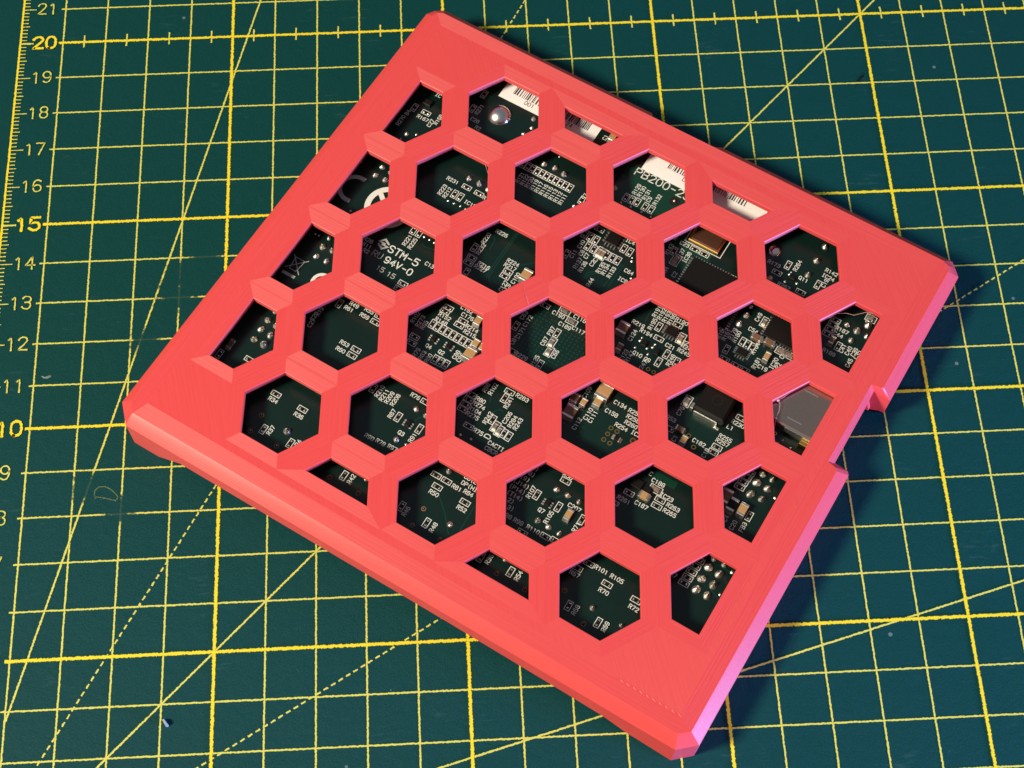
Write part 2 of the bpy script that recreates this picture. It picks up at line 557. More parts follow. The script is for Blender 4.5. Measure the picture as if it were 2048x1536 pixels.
# ------------------------------------------------------------------ board layout, centimetres from the board centre
# texts: x, y, turn, height, string | boxes: x, y, turn | solder, rings, vias: x, y, radius | chips: x, y, turn, length, width, kind
TEXTS = [
[-5.119,3.458,90,0.085,"C27"],[-5.341,3.478,0,0.085,"R167"],[-5.376,4.195,0,0.085,"IC"],[-5.018,3.628,90,0.085,"R168"],[-5.736,3.174,90,0.085,"R270"],
[-5.72,3.434,90,0.085,"B4"],[-4.373,4.351,90,0.085,"R271"],[-4.304,4.049,0,0.085,"C28"],[-4.136,3.903,0,0.085,"R2"],[-1.554,5.18,90,0.085,"C1"],
[-3.88,2.424,0,0.085,"R231"],[-3.949,2.099,90,0.085,"R223"],[-3.816,2.09,90,0.085,"R212"],[-3.23,2.107,0,0.085,"IC18"],[-3.008,2.405,0,0.085,"R1"],
[-1.551,3.269,90,0.085,"R111"],[-1.673,3.269,90,0.085,"R112"],[-1.794,3.269,90,0.085,"R113"],[-1.916,3.269,90,0.085,"R115"],
[-2.038,3.269,90,0.085,"R116"],[-2.16,3.269,90,0.085,"R117"],[-2.282,3.269,90,0.085,"R119"],[-2.404,3.269,90,0.085,"R120"],
[-2.527,3.269,90,0.085,"R122"],[-2.65,3.269,90,0.085,"R121"],[-1.17,3.591,90,0.085,"R7"],[0.152,4.77,0,0.19,"PB200-2S"],[-0.282,4.356,90,0.085,"R129"],
[-0.159,4.357,90,0.085,"R130"],[-0.029,4.347,90,0.085,"R131"],[0.084,4.267,90,0.085,"C9"],[0.241,4.349,90,0.085,"R132"],[-3.76,0.239,0,0.17,"STM-5"],
[-3.721,-0.036,0,0.155,"94V-0"],[-4.264,-0.034,0,0.14,"RU"],[-4.021,-0.298,0,0.115,"15"],[-3.737,-0.309,0,0.115,"15"],[-3.913,0.605,90,0.085,"R221"],
[-3.767,0.594,90,0.085,"R225"],[-3.162,0.334,0,0.085,"C13"],[-4.63,0.168,0,0.085,"R28"],[-4.582,0.038,0,0.085,"R11"],[-4.526,-0.085,0,0.085,"R2"],
[-2.242,1.827,0,0.085,"R226"],[-2.469,1.544,90,0.085,"R220"],[-2.427,1.253,90,0.085,"R232"],[-2.155,0.933,0,0.085,"R216"],[-2.18,0.833,0,0.085,"R227"],
[-1.652,1.325,0,0.085,"R224"],[-1.65,1.199,0,0.085,"R217"],[-1.408,1.022,90,0.085,"C100"],[-1.532,0.721,90,0.085,"C127"],[-1.446,0.759,90,0.085,"C9"],
[0.258,3.107,0,0.085,"IC4"],[-0.51,2.308,90,0.085,"C8"],[-0.382,2.3,90,0.085,"C7"],[-0.165,2.347,90,0.085,"C3"],[-0.179,2.202,90,0.085,"C2"],
[-0.453,2.043,90,0.085,"R137"],[-0.321,2.024,90,0.085,"R136"],[0.025,2.207,90,0.085,"R135"],[0.139,2.22,90,0.085,"R134"],[0.283,2.222,90,0.085,"R133"],
[-0.651,2.193,90,0.085,"C11"],[-0.629,2.494,90,0.085,"C10"],[0.601,2.431,0,0.085,"C64"],[0.583,2.185,0,0.085,"IC9"],[0.011,1.774,90,0.085,"R44"],
[1.3,3.667,0,0.085,"C23"],[1.068,3.382,90,0.085,"R143"],[1.342,3.478,90,0.085,"37"],[1.499,3.402,90,0.085,"IC38"],[1.471,2.887,90,0.085,"C2"],
[1.251,2.894,90,0.085,"R4"],[1.017,3.697,0,0.085,"R2"],[3.643,4.467,90,0.085,"R264"],[3.904,4.23,0,0.085,"Q11"],[4.351,4.7,0,0.085,"R142"],
[4.342,4.553,0,0.085,"IC24"],[4.343,4.385,90,0.085,"C19"],[3.187,4.246,0,0.085,"R173"],[3.62,3.86,0,0.085,"R262"],[-4.009,-1.328,0,0.085,"R49"],
[-4.055,-1.466,0,0.085,"R61"],[-3.656,-1.278,0,0.085,"R55"],[-3.673,-1.44,0,0.085,"R59"],[-3.674,-2.205,0,0.085,"R53"],[-3.661,-2.372,0,0.085,"R60"],
[-4.585,-1.997,90,0.085,"C20"],[-4.546,-2.165,90,0.085,"C27"],[-4.554,-1.84,90,0.085,"R19"],[-2.212,-0.563,0,0.085,"R152"],
[-2.215,-0.695,0,0.085,"R148"],[-1.891,-0.175,0,0.085,"C162"],[-1.795,-0.309,0,0.085,"C176"],[-1.561,-0.51,0,0.085,"R214"],
[-1.544,-0.635,0,0.085,"R215"],[-1.523,-1.204,90,0.085,"C88"],[-1.409,-1.216,90,0.085,"C95"],[-2.124,-1.341,0,0.085,"Q4"],[-1.821,-1.319,0,0.085,"Q2"],
[-2.269,-1.592,90,0.085,"R79"],[-2.127,-1.586,90,0.085,"R83"],[-1.981,-1.577,90,0.085,"R80"],[-2.738,-0.898,90,0.085,"R102"],
[-2.598,-0.923,90,0.085,"R273"],[-2.477,-0.958,90,0.085,"R85"],[-0.168,0.737,0,0.085,"C190"],[0.083,0.575,0,0.085,"C189"],[0.384,0.635,0,0.085,"C117"],
[0.27,0.894,0,0.085,"C118"],[-0.105,0.323,90,0.085,"FB7"],[-0.105,0.038,90,0.085,"C67"],[0.247,-0.112,90,0.085,"C66"],[-0.65,0.265,90,0.085,"C172"],
[-0.638,-0.056,90,0.085,"C171"],[-0.663,-0.275,90,0.085,"C81"],[-0.335,-0.521,0,0.085,"R229"],[-0.039,-0.475,90,0.085,"R125"],
[-0.793,0.343,90,0.085,"C83"],[1.395,1.429,0,0.085,"R219"],[1.42,1.13,90,0.085,"C124"],[1.652,1.586,90,0.085,"R195"],[1.584,1.902,90,0.085,"R191"],
[1.703,1.901,90,0.085,"R192"],[1.824,1.897,90,0.085,"R193"],[1.941,1.9,90,0.085,"R196"],[2.156,1.962,0,0.085,"R190"],[1.639,1.332,0,0.085,"R194"],
[2.228,1.311,0,0.085,"C21"],[2.53,1.467,0,0.085,"R24"],[2.541,1.339,0,0.085,"R245"],[1.728,0.79,0,0.085,"Q10"],[1.965,0.787,0,0.085,"Q9"],
[2.392,1.033,90,0.085,"R248"],[1.95,0.603,90,0.085,"R247"],[1.493,0.62,90,0.085,"C123"],[1.612,0.652,90,0.085,"R147"],[2.457,1.558,0,0.085,"R2"],
[3.503,2.907,90,0.085,"C49"],[3.552,2.566,0,0.085,"C54"],[3.321,2.248,90,0.085,"R180"],[3.218,2.267,90,0.085,"R179"],[3.113,2.176,90,0.085,"R161"],
[2.994,2.158,90,0.085,"R160"],[3.785,2.205,90,0.085,"R184"],[3.962,1.909,90,0.085,"R181"],[4.128,1.877,0,0.085,"C19"],[4.283,2.091,90,0.085,"IC20"],
[4.357,2.352,90,0.085,"C3"],[2.881,2.527,90,0.085,"C7"],[4.388,2.088,90,0.085,"R2"],[5.165,3.549,0,0.085,"R187"],[5.14,3.411,0,0.085,"C44"],
[5.363,3.167,90,0.085,"C41"],[5.494,3.179,90,0.085,"C40"],[5.615,3.212,90,0.085,"C39"],[5.629,2.925,90,0.085,"C45"],[5.157,2.933,0,0.085,"R189"],
[5.693,3.193,90,0.085,"C35"],[-4.206,-4.066,0,0.085,"R34"],[-3.555,-4.086,0,0.085,"R36"],[-3.856,-4.656,90,0.085,"R37"],[-3.216,-4.599,90,0.085,"R4"],
[-2.433,-2.75,90,0.085,"R210"],[-2.306,-2.778,90,0.085,"R211"],[-2.18,-2.767,90,0.085,"R209"],[-2.046,-2.751,90,0.085,"R208"],
[-1.937,-3.049,90,0.085,"R87"],[-1.534,-3.32,0,0.085,"Q3"],[-2.042,-3.732,0,0.085,"R90"],[-1.78,-3.712,0,0.085,"R78"],[-1.51,-3.688,0,0.085,"R97"],
[-1.735,-2.463,0,0.085,"R76"],[-1.28,-3.286,90,0.085,"R91"],[0.179,-1.337,0,0.085,"R283"],[-0.006,-1.58,90,0.085,"R241"],[-0.528,-1.833,0,0.085,"R80"],
[-0.498,-1.958,0,0.085,"R274"],[-0.509,-2.095,0,0.085,"R104"],[-0.488,-2.225,0,0.085,"R275"],[-0.198,-2.1,90,0.085,"R242"],
[0.147,-1.89,90,0.085,"C206"],[0.287,-1.908,90,0.085,"R284"],[0.41,-1.898,90,0.085,"R243"],[-0.193,-2.472,0,0.085,"R75"],[0.021,-2.456,90,0.13,"D"],
[0.28,-2.554,0,0.085,"CACTI"],[0.246,-2.689,0,0.085,"CBCR"],[-0.446,-1.481,90,0.085,"R102"],[-0.585,-1.526,90,0.085,"R98"],
[1.995,-0.414,0,0.085,"C134"],[1.933,-0.673,0,0.085,"C158"],[1.53,-0.945,90,0.085,"C110"],[1.644,-0.953,90,0.085,"C111"],
[1.442,-1.257,90,0.085,"C112"],[1.267,-0.53,90,0.085,"C109"],[2.347,-0.421,0,0.085,"R259"],[2.378,-0.558,0,0.085,"R258"],[2.408,-0.695,0,0.085,"R260"],
[2.263,-0.847,0,0.085,"R254"],[2.597,-0.825,0,0.085,"IC2"],[4.187,0.311,0,0.085,"L1"],[4.289,0.463,0,0.085,"R230"],[4.214,0.044,0,0.085,"R255"],
[4.208,-0.074,0,0.085,"R257"],[3.797,-0.324,0,0.085,"C182"],[3.129,0.107,90,0.085,"C76"],[3.05,-0.149,0,0.085,"R53"],[4.017,-0.458,90,0.085,"C18"],
[3.322,-0.499,90,0.085,"C1"],[-1.846,-4.697,90,0.085,"R42"],[0.081,-3.749,0,0.085,"R81"],[0.344,-3.725,0,0.085,"R84"],[-0.253,-4.089,0,0.085,"R50"],
[0.283,-3.589,0,0.085,"DP(HI"],[0.23,-3.446,0,0.085,"CB(L"],[0.405,-4.083,0,0.085,"R52"],[0.131,-4.713,90,0.085,"R48"],[-0.522,-4.708,90,0.085,"R46"],
[1.269,-2.557,0,0.085,")"],[1.231,-2.706,0,0.085,"8)"],[1.158,-2.855,0,0.085,"(9)"],[1.151,-2.997,0,0.085,"(J14)"],[1.145,-3.14,0,0.085,"(P14)"],
[1.173,-3.282,0,0.085,"(T14)"],[1.165,-3.422,0,0.085,"2)"],[1.242,-3.56,0,0.085,"3)"],[1.877,-2.358,0,0.085,"R58"],[1.411,-3.045,90,0.085,"R107"],
[1.792,-3.282,0,0.085,"Q7"],[1.992,-3.332,90,0.085,"R105"],[2.331,-2.881,0,0.085,"C207"],[1.522,-3.727,0,0.085,"R99"],[1.858,-3.718,0,0.085,"R110"],
[2.566,-3.227,90,0.085,"R71"],[1.295,-3.731,0,0.085,"R8"],[3.512,-1.531,0,0.085,"C188"],[3.809,-1.722,0,0.085,"IC23"],[4.025,-1.85,0,0.085,"R263"],
[4.022,-1.987,0,0.085,"R265"],[3.453,-2.136,0,0.085,"C187"],[3.094,-2.219,0,0.085,"R261"],[3.292,-1.439,0,0.085,"C"],[5.421,-1.49,90,0.085,"FB3"],
[5.235,-1.555,90,0.085,"C20"],[5.041,-1.502,90,0.085,"C4"],[2.995,-2.366,0,0.085,"C3"],[1.434,-4.707,90,0.085,"R36"],[2.108,-4.701,90,0.085,"R54"],
[3.035,-4.091,0,0.085,"R67"],[3.423,-4.721,90,0.085,"R68"],[4.087,-4.71,90,0.085,"R69"],[3.443,-3.743,0,0.085,"R101"],[3.799,-3.744,0,0.085,"R105"],
[3.706,-4.106,0,0.085,"R70"],[4.376,-4.096,0,0.085,"R72"],[4.716,-3.093,0,0.085,"R7"],
]
BOXES = [
[-5.354,3.642,0],[-5.66,3.627,90],[-4.497,4.764,90],[-4.52,4.293,90],[-3.521,2.434,0],[-3.204,2.434,0],[-3.657,2.142,90],[-3.51,2.143,90],
[-2.761,3.609,90],[-2.64,3.608,90],[-2.519,3.608,90],[-2.399,3.608,90],[-2.279,3.607,90],[-2.158,3.607,90],[-2.039,3.607,90],[-1.919,3.606,90],
[-1.799,3.606,90],[-1.68,3.606,90],[-1.56,3.605,90],[-1.177,3.474,90],[-0.379,4.044,90],[-0.242,4.053,90],[-0.106,4.063,90],[0.097,4.053,90],
[0.249,4.058,90],[-3.925,0.887,90],[-3.776,0.891,90],[-3.405,-0.351,0],[-3.411,-0.504,0],[-2.564,1.213,90],[-2.39,0.592,90],[-2.48,0.969,0],
[-2.478,0.821,0],[-1.631,1.078,0],[-1.63,0.942,0],[0.221,2.883,90],[0.377,2.872,90],[-0.478,2.529,90],[-0.33,2.527,90],[-0.008,2.542,90],
[0.124,2.545,90],[0.257,2.547,90],[-0.686,2.762,90],[-0.541,2.757,90],[-0.397,2.751,90],[-0.778,2.116,90],[-0.468,3.026,0],[1.551,3.671,0],
[1.783,3.666,0],[1.182,3.394,90],[2.639,3.472,0],[3.466,4.373,90],[3.341,4.084,0],[3.991,3.917,0],[4.233,4.276,90],[-5.167,-3.559,0],
[-5.781,-3.772,90],[-3.395,-1.285,0],[-3.398,-1.443,0],[-3.387,-2.198,0],[-3.386,-2.359,0],[-4.296,-1.461,90],[-2.254,-0.341,0],[-2.272,-0.448,0],
[-2.339,-0.847,90],[-2.212,-0.848,90],[-2.084,-0.849,90],[-1.957,-0.85,90],[-1.83,-0.851,90],[-1.703,-0.853,90],[-1.576,-0.854,90],[-1.449,-0.855,90],
[-1.82,-0.454,0],[-1.842,-0.576,0],[-1.847,-1.528,90],[-1.717,-1.52,90],[-1.587,-1.511,90],[-2.5,-1.3,0],[-2.475,-1.453,0],[0.03,0.338,90],
[0.042,0.114,90],[0.095,-0.097,90],[-0.802,0.035,90],[-0.552,-0.519,0],[0.098,-0.485,90],[-0.523,0.784,0],[1.801,1.595,90],[2.124,1.846,0],
[1.936,1.35,0],[2.255,1.111,90],[2.195,0.859,90],[2.519,1.057,90],[3.276,1.868,90],[3.349,1.643,0],[3.62,1.634,0],[3.825,1.639,0],[3.483,2.205,90],
[3.602,2.199,90],[3.722,2.194,90],[5.263,3.16,90],[4.941,3.701,0],[4.936,3.569,0],[4.931,3.439,0],[4.926,3.308,0],[5.553,4.101,90],[-4.231,-3.924,0],
[-3.568,-3.925,0],[-3.997,-4.717,90],[-3.346,-4.691,90],[-1.783,-3.046,90],[-2.582,-2.763,90],[-1.481,-2.466,0],[-1.266,-3.047,90],[-0.116,-1.359,0],
[-0.127,-1.536,90],[-0.088,-2.085,90],[0.269,-2.228,90],[0.391,-2.236,90],[-0.434,-2.464,0],[-0.752,-1.825,0],[-0.75,-1.951,0],[-0.749,-2.076,0],
[-0.747,-2.201,0],[4.279,0.612,0],[3.142,0.402,90],[3.122,-0.363,0],[4.162,-0.222,0],[4.145,-0.36,0],[-2.014,-4.712,90],[-0.422,-3.73,0],
[-0.176,-3.731,0],[-0.268,-3.936,0],[0.391,-3.931,0],[-0.036,-4.705,90],[-0.655,-4.666,90],[1.889,-2.476,0],[1.544,-3.038,90],[2.048,-3.04,90],
[2.588,-3.031,90],[2.14,-3.716,0],[2.362,-3.689,0],[1.706,-3.883,0],[3.724,-1.841,0],[3.728,-1.994,0],[3.114,-2.034,0],[5.424,-1.22,90],[5.0,-0.363,0],
[4.988,-0.494,0],[4.976,-0.624,0],[4.964,-0.755,0],[1.272,-4.758,90],[1.934,-4.712,90],[3.023,-3.955,0],[3.264,-4.713,90],[3.926,-4.716,90],
[3.173,-3.757,0],[3.689,-3.94,0],[4.336,-3.934,0],[5.008,-2.558,0],[4.999,-2.704,0],[4.99,-2.849,0],[4.98,-2.994,0],[4.971,-3.138,0],
]
SOLDER = [
[-5.42,2.931,0.051],[-5.226,3.035,0.027],[-5.471,2.747,0.023],[-3.186,4.762,0.051],[-3.101,4.535,0.039],[-3.182,4.306,0.039],[-3.595,2.658,0.062],
[-3.327,2.657,0.066],[-3.091,2.622,0.055],[-3.686,1.926,0.025],[-3.539,1.934,0.025],[-3.383,1.949,0.025],[-3.248,1.943,0.025],[-2.362,3.852,0.062],
[-2.105,3.888,0.059],[-1.853,3.846,0.062],[-1.243,3.25,0.043],[-2.178,4.207,0.023],[-0.703,4.129,0.055],[-0.172,3.889,0.023],[0.097,3.892,0.023],
[0.332,3.889,0.023],[-0.412,3.876,0.023],[-3.641,0.873,0.027],[-3.501,0.872,0.027],[-3.377,0.861,0.027],[0.522,2.696,0.031],[0.722,2.317,0.027],
[0.493,2.778,0.02],[3.943,5.201,0.066],[3.946,4.79,0.07],[3.942,4.373,0.066],[3.591,4.182,0.027],[3.6,4.258,0.02],[3.589,3.977,0.027],
[3.826,4.066,0.027],[3.275,3.876,0.059],[-5.389,-0.24,0.047],[-5.386,-0.491,0.066],[-5.15,-0.462,0.062],[-5.37,-0.759,0.062],[-5.113,-0.745,0.062],
[-5.621,-0.295,0.02],[-5.705,-0.303,0.02],[-5.404,1.905,0.059],[-5.416,1.645,0.059],[-5.157,1.653,0.062],[-5.176,1.872,0.047],[-5.386,0.585,0.027],
[-5.353,-2.352,0.043],[-5.372,-2.589,0.066],[-5.133,-2.607,0.066],[-5.371,-2.842,0.066],[-5.115,-2.858,0.07],[-5.357,-3.114,0.066],
[-5.109,-3.109,0.078],[1.619,1.105,0.029],[1.621,1.188,0.023],[1.832,1.019,0.027],[1.927,1.103,0.029],[1.937,1.191,0.025],[1.917,0.909,0.027],
[1.61,0.91,0.027],[3.268,2.807,0.066],[3.227,2.549,0.07],[3.25,3.045,0.039],[5.198,3.723,0.055],[5.442,3.702,0.074],[5.585,3.945,0.078],
[5.678,3.688,0.059],[5.433,3.429,0.062],[-3.557,-4.5,0.07],[-1.56,-2.698,0.059],[-1.538,-3.49,0.059],[-1.301,-2.72,0.059],[-1.309,-3.478,0.027],
[-0.477,-2.716,0.027],[-0.237,-2.685,0.023],[5.241,0.623,0.02],[5.457,0.551,0.02],[5.185,0.513,0.02],[-1.582,-4.536,0.047],[-0.246,-3.523,0.059],
[0.39,-4.493,0.035],[1.83,-2.729,0.059],[2.088,-2.721,0.059],[2.35,-2.722,0.055],[1.84,-3.498,0.059],[2.097,-3.512,0.059],[2.349,-3.516,0.051],
[5.234,-0.265,0.066],[5.462,-0.268,0.059],[5.218,-0.494,0.078],[5.47,-0.5,0.074],[5.223,-0.782,0.078],[5.472,-0.762,0.066],[5.692,-0.596,0.035],
[1.714,-4.553,0.043],[3.686,-4.512,0.055],[4.343,-4.523,0.043],[5.234,-2.6,0.078],[5.482,-2.615,0.078],[5.228,-2.875,0.078],[5.487,-2.871,0.078],
[5.242,-3.125,0.082],[5.484,-3.13,0.074],[5.232,-2.391,0.051],[5.473,-2.392,0.051],[5.685,-2.444,0.039],[5.693,-2.973,0.031],
]
RINGS = [
[0.582,4.512,0.121],[-4.215,-4.475,0.059],[-4.209,-4.884,0.059],[-3.554,-4.881,0.059],[-2.242,-4.888,0.055],[-1.558,-4.882,0.055],[-0.249,-4.48,0.055],
[-0.256,-4.888,0.055],[0.381,-4.488,0.062],[0.385,-4.861,0.051],[1.719,-4.878,0.055],[2.362,-4.881,0.055],[3.04,-4.483,0.059],[3.694,-4.884,0.059],
]
CHIPS = [
[-1.396,5.237,90,0.219,0.159,"t"],[-1.221,1.159,90,0.299,0.219,"t"],[-0.181,2.518,90,0.179,0.092,"p"],[-0.093,2.514,90,0.179,0.092,"p"],
[1.322,3.217,90,0.179,0.12,"p"],[-5.707,-3.474,90,0.219,0.12,"d"],[-1.53,-0.302,90,0.219,0.159,"t"],[-1.294,-0.784,90,0.199,0.151,"t"],
[-1.26,-1.073,90,0.299,0.239,"t"],[-1.131,-0.793,90,0.179,0.12,"t"],[-0.095,0.875,0,0.14,0.084,"s"],[0.157,0.74,0,0.14,0.084,"s"],
[0.054,0.091,90,0.14,0.084,"s"],[0.107,-0.12,90,0.14,0.084,"s"],[1.178,1.13,90,0.279,0.239,"b"],[1.333,0.709,90,0.179,0.128,"b"],
[2.339,1.592,90,0.159,0.092,"p"],[3.67,2.862,90,0.14,0.084,"s"],[3.7,2.422,0,0.219,0.14,"b"],[3.988,2.456,0,0.219,0.14,"b"],
[4.091,2.133,90,0.219,0.128,"t"],[4.301,2.422,0,0.159,0.1,"p"],[4.483,2.426,0,0.159,0.1,"p"],[5.09,3.188,90,0.199,0.12,"b"],
[5.567,4.12,0,0.12,0.1,"p"],[0.046,-2.19,90,0.14,0.084,"s"],[0.16,-2.231,90,0.14,0.084,"s"],[1.583,-0.352,90,0.379,0.299,"t"],
[1.581,-0.633,90,0.199,0.171,"t"],[1.334,-0.792,90,0.179,0.132,"t"],[1.128,-0.8,90,0.219,0.179,"b"],[1.204,-1.131,90,0.299,0.259,"b"],
[2.313,-1.125,0,0.159,0.112,"r"],[3.51,-0.456,90,0.199,0.14,"t"],[3.328,-0.29,0,0.199,0.128,"b"],[3.145,0.377,90,0.159,0.1,"s"],
[2.317,-3.095,90,0.239,0.14,"t"],[3.538,-1.688,0,0.159,0.1,"p"],[3.412,-1.95,0,0.219,0.159,"t"],[4.82,-1.118,90,0.319,0.219,"b"],
[5.026,-1.215,90,0.299,0.179,"k"],[5.251,-1.201,90,0.279,0.179,"t"],
]
ICS = [
[-5.45,3.879,0,0.189,0.159,0],[-0.072,2.95,0,0.299,0.299,1],[3.68,4.123,0,0.14,0.1,0],[-2.12,-1.141,90,0.149,0.11,2],[-1.756,-1.119,90,0.149,0.11,2],
[2.094,1.612,0,0.259,0.219,1],[1.743,1.073,90,0.14,0.1,0],[2.064,1.025,90,0.14,0.1,0],[3.595,1.958,0,0.239,0.179,1],[-1.521,-3.076,90,0.149,0.11,2],
[1.822,-3.085,90,0.149,0.11,2],[3.408,-1.799,0,0.159,0.14,0],[3.164,-1.786,0,0.239,0.199,0],
]
VIAS = [
[2.09,0.603,0.047],[2.223,0.604,0.047],[2.094,-0.976,0.053],[2.238,-0.979,0.053],[2.099,-1.128,0.053],[2.092,-1.278,0.053],[2.239,-1.285,0.053],
[2.62,-0.99,0.066],[3.544,-0.299,0.053],[3.75,-0.468,0.053],[5.041,0.676,0.039],
]
TRACES = [
[[-3.61,0.703],[-3.51,0.664],[-3.24,0.714]],[[-1.933,2.016],[-1.934,1.097],[-1.914,0.741],[-1.753,0.558]],
[[-1.978,1.988],[-1.988,1.064],[-1.959,0.714]],[[-2.358,1.67],[-2.279,1.602],[-2.264,1.353]],[[-1.471,1.351],[-1.256,1.568]],
[[-0.161,1.81],[-0.149,1.959],[0.013,2.1]],[[-0.113,1.811],[-0.089,1.939],[0.049,2.08]],[[0.422,2.534],[0.396,1.897]],[[0.368,2.501],[0.306,1.842]],
[[1.465,1.858],[1.496,1.546]],[[-3.555,-3.46],[-3.382,-3.499],[-3.329,-3.506]],[[-1.441,-2.96],[-1.42,-2.844],[-1.288,-2.751]],
[[-0.414,-1.553],[-0.349,-1.776]],[[-0.164,-1.924],[-0.089,-1.813],[0.009,-1.819]],[[-0.133,-4.077],[0.181,-4.354],[0.466,-4.679]],
[[0.595,-3.906],[0.619,-4.501]],[[1.896,-2.898],[1.959,-2.811],[2.112,-2.681]],[[5.361,-0.369],[5.511,-0.402],[5.62,-0.485]],
[[5.592,-2.607],[5.691,-2.712]],[[5.485,-2.979],[5.715,-3.085]],[[5.396,-2.442],[5.654,-2.475]],
]

# ------------------------------------------------------------------ the cutting mat
mat = thing('cutting_mat', 'dark green self-healing cutting mat with yellow centimetre grid, under the red case', 'cutting mat')
mb = MB()
mb.box(-2.4, 43.4, -2.4, 29.4, -0.30, 0.0, ch=0.05)
mb.build('mat_sheet', M['vinyl'], mat)

W_THIN, W_BOLD = 0.056, 0.090
XM, YM = 42, 28


def line(mbx, x0, y0, x1, y1, w, z):
    ribbon(mbx, [(x0, y0), (x1, y1)], w, z, False)


thin, bold = MB(), MB()
for i in range(1, XM + 1):
    line(bold if i % 5 == 0 else thin, i, 0.93, i, YM + 0.07, W_BOLD if i % 5 == 0 else W_THIN, 0.0105 if i % 5 == 0 else 0.004)
for j in range(1, YM + 1):
    line(bold if j % 5 == 0 else thin, 0.90, j, XM + 0.07, j, W_BOLD if j % 5 == 0 else W_THIN, 0.012 if j % 5 == 0 else 0.0055)
thin.build('thin_grid_lines', M['ink_thin'], mat)
bold.build('bold_grid_lines', M['ink_bold'], mat)

ticks = MB()
for i in range(1, XM):
    line(ticks, i + 0.5, 19.84, i + 0.5, 20.19, 0.058, 0.0135)
ticks.build('half_centimetre_ticks', M['ink_thin'], mat)

for ang, dashed in ((15, False), (30, True), (45, False), (60, True), (75, False)):
    a = MB()
    ca, sa = math.cos(math.radians(ang)), math.sin(math.radians(ang))
    t, tend = 1.02 / min(ca, sa), min((XM - 0.02) / ca, (YM - 0.02) / sa)
    z = 0.007 + ang / 15 * 0.0003
    if dashed:
        while t < tend:
            line(a, t * ca, t * sa, (t + 0.10) * ca, (t + 0.10) * sa, 0.054, z)
            t += 0.168
    else:
        line(a, t * ca, t * sa, tend * ca, tend * sa, 0.06, z)
    a.build('dashed_angle_line' if dashed else 'angle_line', M['ink_thin'], mat)

rul = MB()
line(rul, 0, -0.05, 0, YM + 0.1, 0.066, 0.015)
line(rul, -0.05, 0, XM + 0.1, 0, 0.066, 0.0155)
rul.build('ruler_edge_line', M['ink_bold'], mat)
rul = MB()
for k in range(1, YM * 10 + 1):
    l = 0.31 if k % 10 == 0 else (0.19 if k % 5 == 0 else 0.15)
    line(rul, 0.02, k / 10, l, k / 10, 0.07 if k % 50 == 0 else 0.036, 0.0165)
for k in range(1, XM * 10 + 1):
    l = 0.31 if k % 10 == 0 else (0.19 if k % 5 == 0 else 0.15)
    line(rul, k / 10, 0.02, k / 10, l, 0.07 if k % 50 == 0 else 0.036, 0.0170)
rul.build('ruler_scale', M['ink_thin'], mat)

for n in range(1, YM + 1):
    q = MB()
    big = n % 5 == 0
    lettering(q, str(n), 0.57, n + 0.02, 0.325 if big else 0.305, 0.080 if big else 0.050, 0.018, 0, 'c', 0.66 if big else 0.58)
    q.build('ruler_numeral', M['ink_bold' if big else 'ink_thin'], mat)
for n in range(1, XM + 1):
    q = MB()
    big = n % 5 == 0
    lettering(q, str(n), n, 0.56, 0.325 if big else 0.305, 0.082 if big else 0.052, 0.018, 0, 'c', 0.66)
    q.build('ruler_numeral', M['ink_bold' if big else 'ink_thin'], mat)

# the small loop scratched into the mat beside the case's left corner
q = MB()
loop = chaikin([(2.47, 8.36), (2.42, 8.50), (2.50, 8.63), (2.66, 8.63), (2.84, 8.50), (2.96, 8.34), (2.92, 8.28), (2.70, 8.36), (2.47, 8.40)], 2)
ribbon(q, loop, 0.05, 0.003)
q.build('scratch', M['scratch'], mat)
q = MB()
ribbon(q, [(19.62, 17.96), (19.70, 18.10), (19.82, 18.22)], 0.16, 0.0045)
q.build('smudge', M['smudge'], mat)

# ------------------------------------------------------------------ the printed case
X2, Y2, X3, Y3 = 6.745, 6.165, 6.505, 5.93
Z3, Z2, ZP = 1.12, 0.88, 0.985
case = thing('printed_case', 'coral red 3D-printed case with a honeycomb lid, lying on the green mat', 'printed case', (CX, CY, 0), TH)

